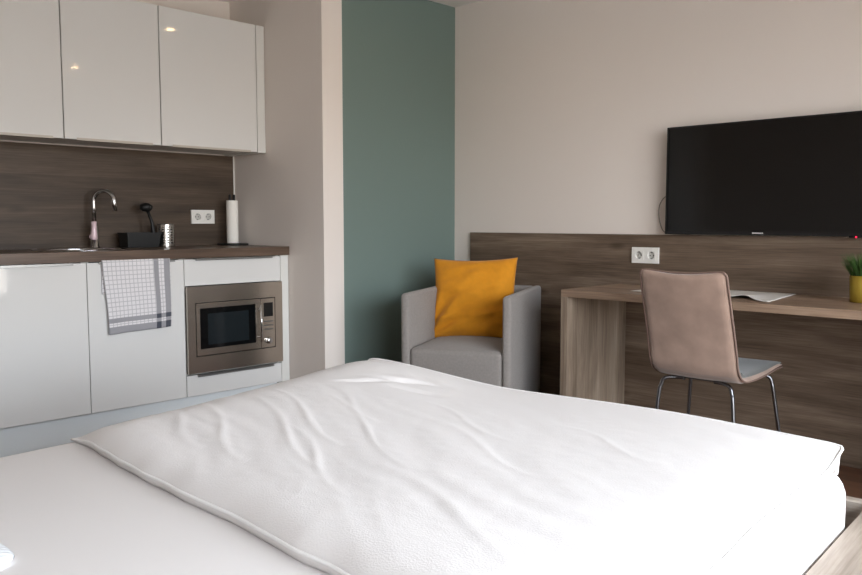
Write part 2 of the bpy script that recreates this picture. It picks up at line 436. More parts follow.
tube(bm, [(.02, yd-.014, iz0+.07), (.05, yd-.014, iz0+.07)], .004, 8); tube(bm, [(.02, yd-.014, iz1-.06), (.05, yd-.014, iz1-.06)], .004, 8)
obj('handle', bm, M['chrome'], dr)
cp = obj('control_panel', box(B(), .006, .022, yd+.002, iy1-.005, iz0+.005, iz1-.005, .002, 1), M['steel'], mw)
pc = (yd+iy1)/2
obj('display', box(B(), .022, .0232, pc-.030, pc+.030, iz1-.105, iz1-.028), M['mwglass'], cp)
for k in range(3):
    obj('button', box(B(), .022, .0255, pc-.030, pc+.030, iz1-.136-.022*k, iz1-.129-.022*k, .001, 1), M['alu'], cp)
bm = B(); lathe(bm, [(0, 0), (.019, 0), (.018, .016), (.015, .019), (0, .019)], (0, 0), 28)
bm.transform(Matrix.Translation((.022, pc, iz0+.045)) @ Matrix.Rotation(PI/2, 4, 'Y'))
obj('knob', bm, M['chrome'], cp)

# tea towel over the handle of the middle door
def towel():
    bm = B(); uvl = bm.loops.layers.uv.new('UVMap')
    W, H = .345, .345; nu, nv = 46, 60
    ys0, ys1 = .170, .515
    back = .16
    rows = []
    total = H+.03+back
    for j in range(nv+1):
        s = total*j/nv
        row = []
        for i in range(nu+1):
            a = i/nu
            hang = .355-.012*a  # front drop
            y = ys0+(ys1-ys0)*a
            if s < H:
                f = s/H          # 0 = hem, 1 = at the strip
                z = .876-hang*(1-f); x = .0175+.004*math.sin(a*9+1.5)*(1-f)+.003*math.sin(a*17+f*3)*(1-f)
                y += .022*(1-a)*(1-f)+.006*math.sin(f*4)*(1-f)
            elif s < H+.03:
                f = (s-H)/.03*PI
                x = .0105+.007*math.cos(f); z = .8745+.003*math.sin(f)
                x = .0165-(f/PI)*.0125 if True else x
            else:
                f = (s-H-.03)/back
                x = .004; z = .876-back*f
            row.append((bm.verts.new((x, y, z)), (a*W, s)))
        rows.append(row)
    for j in range(nv):
        for i in range(nu):
            q = (rows[j][i], rows[j][i+1], rows[j+1][i+1], rows[j+1][i])
            f = bm.faces.new([v for v, _ in q]); f.smooth = True
            for l, (_, uv) in zip(f.loops, q): l[uvl].uv = uv
    o = obj('tea_towel', bm, M['towel'])
    md = o.modifiers.new('thickness', 'SOLIDIFY'); md.thickness = .0016; md.offset = 0
    return tag(o, 'white tea towel with fine grey checks hanging from a cabinet grip', 'towel')
towel()

# tap
tp = thing('kitchen_tap', 'chrome gooseneck tap with a rose lever behind the round sink', 'tap', (-.47, .345, ZT))
fx, fy = -.47, .345
bm = B(); lathe(bm, [(0, ZT+.0005), (.026, ZT+.0005), (.026, ZT+.006), (.0205, ZT+.012), (.0205, ZT+.115), (.017, ZT+.12), (0, ZT+.12)], (fx, fy), 28)
obj('base', bm, M['chrome'], tp)
pts = [(fx, fy, ZT+.115), (fx, fy, ZT+.225)]
dx, dy = .80, .60; R_ = .058
zc = ZT+.243
for k in range(0, 17):
    a = PI-(PI*1.02)*k/16
    c_ = R_+R_*math.cos(a)
    pts.append((fx+dx*c_, fy+dy*c_, zc+R_*math.sin(a)))
e = pts[-1]; pts.append((e[0]+dx*.004, e[1]+dy*.004, e[2]-.045))
obj('spout', tube(B(), pts, .0115, 16), M['chrome'], tp)
bm = B(); tube(bm, [(fx+.012, fy-.012, ZT+.06), (fx+.026, fy-.024, ZT+.062)], .015, 16)
tube(bm, [(fx+.028, fy-.016, ZT+.044), (fx+.028, fy-.016, ZT+.05), (fx+.028, fy-.015, ZT+.072), (fx+.027, fy-.014, ZT+.10), (fx+.026, fy-.012, ZT+.138), (fx+.026, fy-.012, ZT+.142)], [.012, .018, .017, .0125, .0135, .010], 14)
obj('lever', bm, M['rose'], tp)

# drying basket, brush, cutlery holder, kitchen roll
bk = thing('dish_basket', 'black plastic dish basket beside the tap', 'basket', (-.42, .55, ZT))
bm = B()
def quadwall(bm, lo, hi, z0, z1, th):
    (ax0, ax1, ay0, ay1), (bx0, bx1, by0, by1) = lo, hi
    def ring(x0, x1, y0, y1, z): return [bm.verts.new(p) for p in ((x0, y0, z), (x1, y0, z), (x1, y1, z), (x0, y1, z))]
    a = ring(ax0, ax1, ay0, ay1, z0); b = ring(bx0, bx1, by0, by1, z1)
    c = ring(bx0+th, bx1-th, by0+th, by1-th, z1); d = ring(ax0+th, ax1-th, ay0+th, ay1-th, z0+th)
    bm.faces.new(a)
    for p, q in ((a, b), (b, c), (c, d)):
        for k in range(4): bm.faces.new((p[k], p[(k+1) % 4], q[(k+1) % 4], q[k]))
    bm.faces.new(d)
quadwall(bm, (-.475, -.375, .482, .657), (-.48, -.37, .478, .668), ZT+.001, ZT+.076, .004)
obj('tub', bm, M['black'], bk)
bm = B(); box(bm, -.484, -.366, .474, .483, ZT+.073, ZT+.081); box(bm, -.484, -.366, .663, .672, ZT+.073, ZT+.081)
box(bm, -.484, -.476, .483, .663, ZT+.073, ZT+.081); box(bm, -.374, -.366, .483, .663, ZT+.073, ZT+.081)
bmesh.ops.remove_doubles(bm, verts=bm.verts, dist=1e-5)
obj('rim', bm, M['black'], bk)
br = thing('dish_brush', 'black round-headed dish brush leaning up out of the basket', 'brush', (-.42, .67, ZT+.01))
obj('handle', tube(B(), [(-.425, .648, ZT+.014), (-.425, .652, ZT+.08), (-.43, .646, ZT+.14), (-.44, .626, ZT+.205)], [.009, .011, .009, .008], 12), M['black'], br)
bm = B(); bmesh.ops.create_icosphere(bm, subdivisions=3, radius=1)
for v in bm.verts:
    n = 1+.12*noise.noise(v.co*6)
    v.co = Vector((v.co.x*.034*n, v.co.y*.036*n, v.co.z*.024*n))
bm.transform(Matrix.Translation((-.437, .618, ZT+.218)))
obj('bristle_head', bm, M['black'], br, smooth=True)

uh = thing('cutlery_holder', 'perforated stainless steel cutlery holder beside the black basket', 'cutlery holder', (-.41, .745, ZT))
bm = B(); cx, cy, cr = -.42, .722, .046
nz, ns = 34, 48
vv = [[bm.verts.new((cx+cr*math.cos(2*PI*k/ns), cy+cr*math.sin(2*PI*k/ns), ZT+.001+.124*j/nz)) for k in range(ns)] for j in range(nz+1)]
for j in range(nz):
    for k in range(ns):
        if 4 <= j < nz-4 and (j % 4 in (1, 2)) and (k % 4 in (1, 2)): continue
        f = bm.faces.new((vv[j][k], vv[j][(k+1) % ns], vv[j+1][(k+1) % ns], vv[j+1][k])); f.smooth = True
bm.faces.new([vv[0][k] for k in range(ns)])
o = obj('cup', bm, M['alu2'], uh)
obj('shade_liner', lathe(B(), [(0, ZT+.004), (cr-.006, ZT+.004), (cr-.006, ZT+.118)], (cx, cy), 40), M['black'], uh)  # added liner, its black stands in for the shade seen through the holes
closed = B(); closed_tube(closed, [(cx+cr*math.cos(2*PI*k/40), cy+cr*math.sin(2*PI*k/40), ZT+.125) for k in range(40)], .002, 8)
obj('rim', closed, M['chrome'], uh)
RX, RY = -.425, 1.15
ph = thing('paper_towel_holder', 'black paper towel stand with two short prongs by the niche wall', 'paper towel holder', (RX, RY, ZT))
obj('base', lathe(B(), [(0, ZT+.0005), (.090, ZT+.0005), (.092, ZT+.006), (.088, ZT+.011), (0, ZT+.012)], (RX, RY), 48), M['black'], ph)
for s in (-1, 1):
    obj('prong', tube(B(), [(RX, RY+s*.0135, ZT+.010), (RX, RY+s*.0135, ZT+.295), (RX, RY+s*.0135, ZT+.300)], [.0085, .0085, .006], 14), M['black'], ph)
bm = B(); lathe(bm, [(.024, ZT+.0125), (.033, ZT+.0125), (.034, ZT+.016), (.034, ZT+.262), (.033, ZT+.265), (.024, ZT+.265), (.024, ZT+.0125)], (RX, RY), 48)
tag(obj('paper_towel_roll', bm, M['paper']), 'slim white roll of paper towel standing on the black stand', 'paper towel')

def socket(label, y_or_x, z, wall):
    """double power socket; built in a local frame: u across, w up, d out of the wall"""
    if wall == 'k': Mx = Matrix(((0, 0, 1, -.55), (1, 0, 0, y_or_x), (0, 1, 0, z), (0, 0, 0, 1)))
    else: Mx = Matrix(((1, 0, 0, y_or_x), (0, 0, -1, YW-.022), (0, 1, 0, z), (0, 0, 0, 1)))
    t = thing('wall_socket', label, 'socket', tuple(Mx @ Vector((.0755, 0, 0))), group='double wall sockets')
    def add(n, bm, m, par):
        bm.transform(Mx); return obj(n, bm, m, par)
    bm = B()
    # frame with two openings
    for a in ((0, .151, 0, .013), (0, .151, .068, .081), (0, .013, .013, .068), (.068, .083, .013, .068), (.138, .151, .013, .068)):
        box(bm, a[0], a[1], a[2], a[3], 0, .010)
    bmesh.ops.remove_doubles(bm, verts=bm.verts, dist=1e-5)
    add('faceplate', bm, M['white_plastic'], t)
    for c in (.0405, .1105):
        bm = B()
        plate_hole(bm, c-.0275, c+.0275, .013, .068, .001, .0115, (c, .0405), .0195, 28)
        ins = add('insert', bm, M['white_plastic'], t)
        bm = B(); lathe(bm, [(.0195, .0015), (0, .0015)], (c, .0405), 28)
        w = add('recess', bm, M['socket_in'], ins)
        for s in (-1, 1):
            bm = B(); lathe(bm, [(0, .0025), (.0028, .0025), (.0028, .0016)], (c+s*.0095, .0405), 12); add('contact_hole', bm, M['black'], ins)
        for q0 in (.0225, .054): add('earth_clip', box(B(), c-.003, c+.003, q0, q0+.0045, .0016, .009), M['alu'], ins)
    return t
socket('white double wall socket on the kitchen splashback beside the paper towel', .948, 1.049, 'k')
socket('white double wall socket on the wood panel behind the desk chair', 1.608, .849, 'w')

# ------------------------------------------------------------------ panel, desk
XP = .477; PANZ = .995
tag(obj('wall_panel', box(B(), XP, 4.2, YW-.022, YW-.001, .001, PANZ, .001, 1), M['wood_panel']), 'long grey-brown wood wall panel behind armchair and desk', 'wall panel')
DX0, DX1, DY0, DZ = 1.538, 3.6, 1.729, .737
dk = thing('desk', 'grey-brown wood desk with panel sides under the television', 'desk', (2.57, 2.0, 0))
obj('desk_top', box(B(), DX0, DX1, DY0, YW-.023, DZ-.034, DZ, .0012, 1), M['wood_desk'], dk)
obj('side_panel', box(B(), DX0, DX0+.038, DY0, YW-.023, .001, DZ-.034, .0012, 1), M['wood_desk_side'], dk)
obj('side_panel', box(B(), DX1-.038, DX1, DY0, YW-.023, .001, DZ-.034, .0012, 1), M['wood_desk_side'], dk)
# sheet of paper lying on the desk with a wavy front edge
bm = B(); nu, nv = 50, 24; g = []
for j in range(nv+1):
    r = []
    for i in range(nu+1):
        a, b_ = i/nu, j/nv
        fl = Vector((1.83, 1.87)); frr = Vector((2.50, 1.80)); bl = Vector((1.86, 2.235)); brr = Vector((2.445, 2.235))
        p = (fl.lerp(frr, a)).lerp(bl.lerp(brr, a), b_)
        h = .014*math.exp(-((a-.80)/.07)**2)*(1-b_)**1.5+.018*math.exp(-((a-.45)/.2)**2)*(1-b_)**1.5
        yy = p.y+.06*math.exp(-((a-.80)/.10)**2)*(1-b_)**2
        r.append(bm.verts.new((p.x, yy, DZ+.0025+h)))
    g.append(r)
for j in range(nv):
    for i in range(nu):
        f = bm.faces.new((g[j][i], g[j][i+1], g[j+1][i+1], g[j+1][i])); f.smooth = True
o = obj('paper_sheet', bm, M['sheetp']); md = o.modifiers.new('t', 'SOLIDIFY'); md.thickness = .0015; md.offset = 0
tag(o, 'white sheet of paper with a wavy front edge lying on the desk', 'paper')
# potted grass
PX, PY = 2.765, 2.07
pg = thing('potted_grass', 'artificial green grass in a small brass-coloured pot on the desk', 'plant', (PX, PY, DZ))
obj('pot', lathe(B(), [(0, DZ+.001), (.044, DZ+.001), (.046, DZ+.004), (.050, DZ+.108), (.047, DZ+.108), (.045, DZ+.09), (.044, DZ+.02)], (PX, PY), 40), M['pot'], pg)
obj('soil', lathe(B(), [(.0455, DZ+.088), (.03, DZ+.094), (0, DZ+.095)], (PX, PY), 30), M['soil'], pg)
bm = B(); rg = random.Random(4)
for k in range(520):
    a = rg.uniform(0, 2*PI); r0 = .040*math.sqrt(rg.random()); h = rg.uniform(.07, .115); out = rg.uniform(.0, .03)+r0*.8
    bx_, by_ = PX+r0*math.cos(a), PY+r0*math.sin(a)
    a2 = a+rg.uniform(-.5, .5); d = Vector((math.cos(a2), math.sin(a2), 0)); sd = Vector((-d.y, d.x, 0)); 
    th = rg.uniform(0, PI); sd = Vector((math.cos(th), math.sin(th), 0))
    pr = None
    for s in range(5):
        f = s/4; c = Vector((bx_, by_, DZ+.085))+d*out*f**1.6+Vector((0, 0, h*f)); w = .0019*(1-f)+.0003
        q = (bm.verts.new(c-sd*w), bm.verts.new(c+sd*w))
        if pr: bm.faces.new((pr[0], pr[1], q[1], q[0]))
        pr = q
obj('grass_blades', bm, M['grass'], pg)

# television
TX0, TX1, TZ0, TZ1 = 1.815, 2.80, .999, 1.519
TYF = YW-.07
tv = thing('television', 'large black flat-screen television on the wall above the desk', 'television', ((TX0+TX1)/2, YW-.04, TZ0))
b_ = .009
bm = B()
for a in ((TX0, TX0+b_, TZ0, TZ1), (TX1-b_, TX1, TZ0, TZ1), (TX0+b_, TX1-b_, TZ1-b_, TZ1), (TX0+b_, TX1-b_, TZ0, TZ0+.017)):
    box(bm, a[0], a[1], TYF-.004, TYF+.02, a[2], a[3])
bmesh.ops.remove_doubles(bm, verts=bm.verts, dist=1e-5)
obj('bezel', bm, mat('black_gloss_bezel', (14, 15, 17), .2), tv)
obj('screen', box(B(), TX0+b_, TX1-b_, TYF, TYF+.01, TZ0+.017, TZ1-b_), M['screen'], tv)
bm = B(); box(bm, TX0+.01, TX1-.01, TYF+.0101, TYF+.03, TZ0+.02, TZ1-.01, .006); box(bm, TX0+.15, TX1-.15, TYF+.03, TYF+.048, TZ0+.05, TZ0+.3, .006)
obj('back_cover', bm, M['black'], tv)
obj('wall_bracket', box(B(), TX0+.3, TX1-.3, TYF+.0485, YW-.001, TZ0+.12, TZ0+.36), M['black'], tv)
bm = B(); lx = 2.25
for k, w in enumerate((.0045, .0045, .003, .0055, .0045, .0045, .005, .004, .0045)):
    box(bm, lx, lx+w, TYF-.0048, TYF-.0038, TZ0+.0065, TZ0+.0125); lx += w+.0012
obj('logo', bm, M['logo'], tv)
bm = B(); bmesh.ops.create_uvsphere(bm, u_segments=12, v_segments=8, radius=.0035); bm.transform(Matrix.Translation((2.69, TYF-.0035, TZ0-.0025)))
obj('standby_light', bm, M['red'], tv)
bm = B(); box(bm, 2.66, 2.72, TYF-.002, TYF+.012, TZ0-.006, TZ0+.0005, .002)
obj('sensor_bump', bm, M['black'], tv)
pts = [(1.85, YW-.03, 1.20), (1.785, YW-.022, 1.185), (1.755, YW-.018, 1.15), (1.748, YW-.017, 1.11), (1.755, YW-.017, 1.06), (1.775, YW-.018, 1.015), (1.815, YW-.028, 1.002), (1.86, YW-.03, 1.01)]
def smooth_path(p, n=6):
    p = [Vector(q) for q in p]; out = []
    for i in range(len(p)-1):
        p0, p1, p2, p3 = p[max(i-1, 0)], p[i], p[i+1], p[min(i+2, len(p)-1)]
        for k in range(n):
            t = k/n
            out.append(.5*((2*p1)+(p2-p0)*t+(2*p0-5*p1+4*p2-p3)*t*t+(3*p1-p0-3*p2+p3)*t**3))
    out.append(p[-1]); return out
tag(obj('power_cable', tube(B(), smooth_path(pts), .0028, 8), M['cable']), 'thin grey cable looping out beside the left edge of the television', 'cable')

# ------------------------------------------------------------------ desk chair
def bez(p, n=10): return smooth_path(p, n)
CH = thing('desk_chair', 'taupe suede desk chair with grey seat and thin metal legs, tucked to the desk', 'chair', (2.297, 1.705, 0), math.radians(1))
# local frame: x right, y towards the desk, z up.  centre line of the shell profile (y, z)
prof = bez([Vector((0, -.248, .877)), Vector((0, -.218, .78)), Vector((0, -.172, .64)), Vector((0, -.145, .55)), Vector((0, -.128, .49)), Vector((0, -.085, .452)), Vector((0, -.01, .443)), Vector((0, .12, .447)), Vector((0, .24, .458)), Vector((0, .31, .460))], 8)
def hw(i, n):        # half width along the profile
    f = i/(n-1)
    if f < .5: return .180+.008*math.sin(f*PI)
    return .188+.004*((f-.5)/.5)
def shell(off0, off1, inset, m, name, i0=0, i1=None, bow=.012, par=None, nx=18):
    pr = prof[i0:i1]; n = len(pr); N = len(prof)
    bm = B(); lay = {}
    for side, off in ((0, off0), (1, off1)):
        for i in range(n):
            gi = i+i0
            d = (prof[min(gi+1, N-1)]-prof[max(gi-1, 0)]).normalized()
            nr = Vector((0, -d.z, d.y))      # towards the sitter (up for the seat, forward for the back)
            if nr.y < 0 and nr.z < 0: nr = -nr
            f = gi/(N-1); h = hw(gi, N)-inset
            for k in range(nx+1):
                s = -1+2*k/nx
                # rounded edges
                ed = 1-max(0, (abs(s)-.86)/.14)**2.2
                en = min(1, min(i, n-1-i)/2.0+.25) if True else 1
                mid = (off0+off1)/2; tp = 1 if f < .6 else 1-.55*(f-.6)/.4; o = mid*(tp if f > .6 else 1)+(off-mid)*max(.08, ed)*max(.3, en)*tp
                bw = -bow*math.cos(s*PI/2)*(1 if f < .5 else .3)
                # rounded top and front corners
                cz = 0
                e_ = min(gi, N-1-gi)
                hh = h-.012*max(0, 1-e_/2.5)**2
                lay[side, i, k] = bm.verts.new(Vector((s*hh, 0, -.013*math.cos(s*PI/2)*max(0, 1-gi/14)))+prof[gi]+nr*(o+bw))
    def fc(*v):
        f = bm.faces.new(v); f.smooth = True
    for i in range(n-1):
        for k in range(nx):
            for sd in (0, 1): fc(lay[sd, i, k], lay[sd, i, k+1], lay[sd, i+1, k+1], lay[sd, i+1, k])
    for i in range(n-1):
        for k in (0, nx): fc(lay[0, i, k], lay[1, i, k], lay[1, i+1, k], lay[0, i+1, k])
    for k in range(nx):
        for i in (0, n-1): fc(lay[0, i, k], lay[1, i, k], lay[1, i, k+1], lay[0, i, k+1])
    return obj(name, bm, m, par, world=False, smooth=True)
N = len(prof); cut = int(N*.52)
outer = shell(-.022, .004, 0, M['tan'], 'shell', 0, N, par=CH)
outer['label'] = 'taupe suede outer shell with piped edges'
bp_ = shell(.002, .016, .012, M['seat_fab'], 'backrest', 3, cut, par=CH)
st_ = shell(-.002, .020, .004, M['seat_fab'], 'seat', cut-1, N-1, par=CH); st_['label'] = 'slate grey suede seat pad'
# piping along both side edges and across the top, on the outer face
def edge_pt(gi, s, off):
    d = (prof[min(gi+1, N-1)]-prof[max(gi-1, 0)]).normalized(); nr = Vector((0, -d.z, d.y))
    if nr.y < 0 and nr.z < 0: nr = -nr
    return Vector((s*(hw(gi, N)-.002-.010*max(0, 1-min(gi, N-1-gi)/2.5)**2), 0, 0))+prof[gi]+nr*off
pts = [edge_pt(i, -1, -.014) for i in range(N-1, -1, -2)]
top = [edge_pt(0, -1, -.010).lerp(edge_pt(0, 1, -.010), k/10)+Vector((0, -.004*math.sin(k/10*PI), .002-.0125*math.sin(k/10*PI))) for k in range(1, 10)]
pts += top+[edge_pt(i, 1, -.014) for i in range(0, N, 2)]
obj('piping', tube(B(), pts, .0036, 8), M['tan_piping'], CH, world=False)
pts2 = [edge_pt(i, -.93, -.0225) for i in range(N//2+4, 0, -2)]+[edge_pt(1, -.93, -.0225).lerp(edge_pt(1, .93, -.0225), k/10)-Vector((0, -.0115*math.sin(k/10*PI)*-1, 0)) for k in range(1, 10)]+[edge_pt(i, .93, -.0225) for i in range(2, N//2+4, 2)]
zl = .418
def leg(sx, sy):
    tx, ty = sx*(.105 if sy < 0 else .132), .06+sy*.14
    bx_, by_ = sx*(.185 if sy < 0 else .222), .075+sy*.205
    mid = (tx+sx*.032, ty+(-.025 if sy < 0 else .02))
    p = smooth_path([(tx*.6, ty, zl), (tx*.9, ty, zl), (mid[0], mid[1], zl-.005), (mid[0]+sx*.014, mid[1]+sy*.006, zl-.035), (mid[0]+sx*.022, mid[1]+sy*.012, zl-.09), (bx_, by_, .006)], 6)
    o = obj('leg', tube(B(), p, .0078, 12), M['legs'], CH, world=False)
    obj('foot_cap', tube(B(), [(bx_-sx*.0005, by_, .001), (bx_, by_, .018)], .0098, 12), M['black'], o, world=False)
for sx in (-1, 1):
    for sy in (-1, 1): leg(sx, sy)
bm = B(); box(bm, -.09, .09, -.05, .26, zl-.006, zl+.004, .001)
obj('under_plate', bm, M['legs'], CH, world=False)

# ------------------------------------------------------------------ armchair and cushion
AR = math.radians(25.5)
ac = thing('armchair', 'boxy grey upholstered tub armchair in the corner by the green wall', 'armchair', (.957, 1.768, 0), AR)
# local: x across, y back (+) / front (-)
w2, d0, d1, th, ah, sh = .284, -.371, .371, .044, .702, .428
def softbox(x0, x1, y0, y1, z0, z1, bev=.02, seg=4): return box(B(), x0, x1, y0, y1, z0, z1, bev, seg)
for s in (-1, 1):
    a, b_ = sorted((s*w2, s*(w2-th)))
    obj('armrest', softbox(a, b_, d0, d1, .05, ah, .016), M['grey_fab'], ac, world=False, smooth=True)
obj('backrest', softbox(-w2+th-.004, w2-th+.004, d1-.10, d1-.002, .05, ah-.002, .016), M['grey_fab'], ac, world=False, smooth=True)
bm = B(); box(bm, -w2+th-.003, w2-th+.003, d0+.004, d1-.09, .055, sh, .028, 5)
bmesh.ops.subdivide_edges(bm, edges=[e for e in bm.edges if e.calc_length() > .12], cuts=6, use_grid_fill=True)
for v in bm.verts:
    if v.co.z > sh-.005: v.co.z += .018*max(0, 1-(v.co.x/(w2-th))**2)*max(0, 1-((v.co.y)/.36)**2)
obj('seat', bm, M['grey_fab'], ac, world=False, smooth=True)
for sx in (-1, 1):
    for sy in (d0+.06, d1-.06):
        obj('foot', lathe(B(), [(0, .001), (.016, .001), (.02, .052), (0, .052)], (sx*(w2-.05), sy), 16), M['black'], ac, world=False)

def pillow_mesh(w, h, t, n=36, sag=0, seed=1, pinch=.07, wr=.004, corner=0):
    bm = B(); g = {}
    for sd in (0, 1):
        for i in range(n+1):
            for j in range(n+1):
                u, v = -1+2*i/n, -1+2*j/n
                if sd and (i in (0, n) or j in (0, n)): g[sd, i, j] = g[0, i, j]; continue
                # pulled-in edges, pointed corners
                pu = 1-pinch*(1-v*v)*0-pinch*(1-abs(v)**2.2)*abs(u)**3
                pu = 1-pinch*(1-v*v)*abs(u)**2
                pv = 1-pinch*(1-u*u)*abs(v)**2
                cr_ = 1-corner*abs(u*v)**5
                p = Vector((u*w/2*pu, v*h/2*pv))*cr_
                prof_ = max(0, (1-abs(u)**2.4))*max(0, (1-abs(v)**2.4)); z = t/2*prof_**.55
                q = Vector((u*2.2+seed, v*2.2, sd*5+seed))
                z += wr*noise.noise(q*1.3)*prof_**.7+wr*1.3*noise.noise(Vector((u*1.2+v*2.4, v*5-u*2, seed)))*prof_**.7
                z = z if sd == 0 else -z
                g[sd, i, j] = bm.verts.new((p.x, z, p.y))
    for sd in (0, 1):
        for i in range(n):
            for j in range(n):
                f = bm.faces.new((g[sd, i, j], g[sd, i+1, j], g[sd, i+1, j+1], g[sd, i, j+1])); f.smooth = True
    return bm
bm = pillow_mesh(.475, .455, .17, n=44, seed=3, wr=.010)
for v in bm.verts:   # the lower half slumps forward and the creases gather near the left edge
    f = max(0, -v.co.z/.23)
    v.co.y *= 1+.15*f
    if v.co.y < 0:      # creases fanning out from the lower left corner
        x_, z_ = v.co.x+.237, v.co.z+.225
        an = math.atan2(z_, x_+.02); rr_ = math.hypot(x_, z_)
        edge = min(1, max(0, (.237-abs(v.co.x))/.04))*min(1, max(0, (.225-abs(v.co.z))/.04))
        v.co.y += edge*.011*math.sin(an*13+2*rr_)*math.exp(-((rr_-.14)/.12)**2)
        v.co.y += edge*.008*math.exp(-((v.co.z+.02-.25*x_**1.2*-1-.06)/.012)**2)*math.exp(-(x_/.13)**2)
        v.co.y -= edge*.010*math.exp(-((v.co.z+.12-.10*x_)/.016)**2)
bm.transform(Matrix.Rotation(math.radians(-13), 4, 'X'))
Mc = Matrix.Translation((.880, 1.845, .640)) @ Matrix.Rotation(AR+math.radians(2), 4, 'Z') @ Matrix.Rotation(math.radians(-1.5), 4, 'Y')
bm.transform(Mc)
tag(obj('cushion', bm, M['mustard']), 'mustard yellow square cushion leaning in the grey armchair', 'cushion')

# ------------------------------------------------------------------ bed
BR = math.radians(4); BC = (2.48, -.494)
BW, BL = .775, 1.0; ZM = .50
bed = thing('bed_frame', 'pale grey oak bed frame around the white mattress', 'bed', (BC[0], BC[1], 0), BR)
RZ = .368; RI = .803; RO = RI+.15
obj('side_rail', box(B(), RI, RO, -BL-.05, BL+.16, .12, RZ, .003), M['wood_bed'], bed, world=False)
obj('side_rail', box(B(), -RI-.06, -RI-.03, -BL-.05, BL+.16, .12, RZ-.03, .003), M['wood_bed'], bed, world=False)
obj('foot_rail', box(B(), -RI-.03, RI, BL+.125, BL+.159, .12, RZ, .003), M['wood_bed_x'], bed, world=False)
obj('headboard', box(B(), -RI-.03, RI, -BL-.06, -BL-.022, .12, .95, .003), M['wood_bed_x'], bed, world=False)
obj('slatted_base', box(B(), -RI-.028, RI-.002, -BL-.01, BL+.124, .20, .24), M['wood_bed_x'], bed, world=False)
for sx in (-RI+.05, RI-.01):
    for sy in (-BL+.05, BL+.04): obj('leg', box(B(), sx-.03, sx+.03, sy-.03, sy+.03, .001, .1995, .003), M['wood_bed'], bed, world=False)
def bedw(bm):
    bm.transform(Matrix.Translation((BC[0], BC[1], 0)) @ Matrix.Rotation(BR, 4, 'Z')); return bm
bm = B(); box(bm, -.825, .796, -BL, BL, .242, ZM, .072, 7)
ms = bedw(bm)
mo = obj('mattress', ms, M['sheet'], smooth=True); tag(mo, 'thick mattress in a plain white fitted sheet on the oak bed', 'mattress')

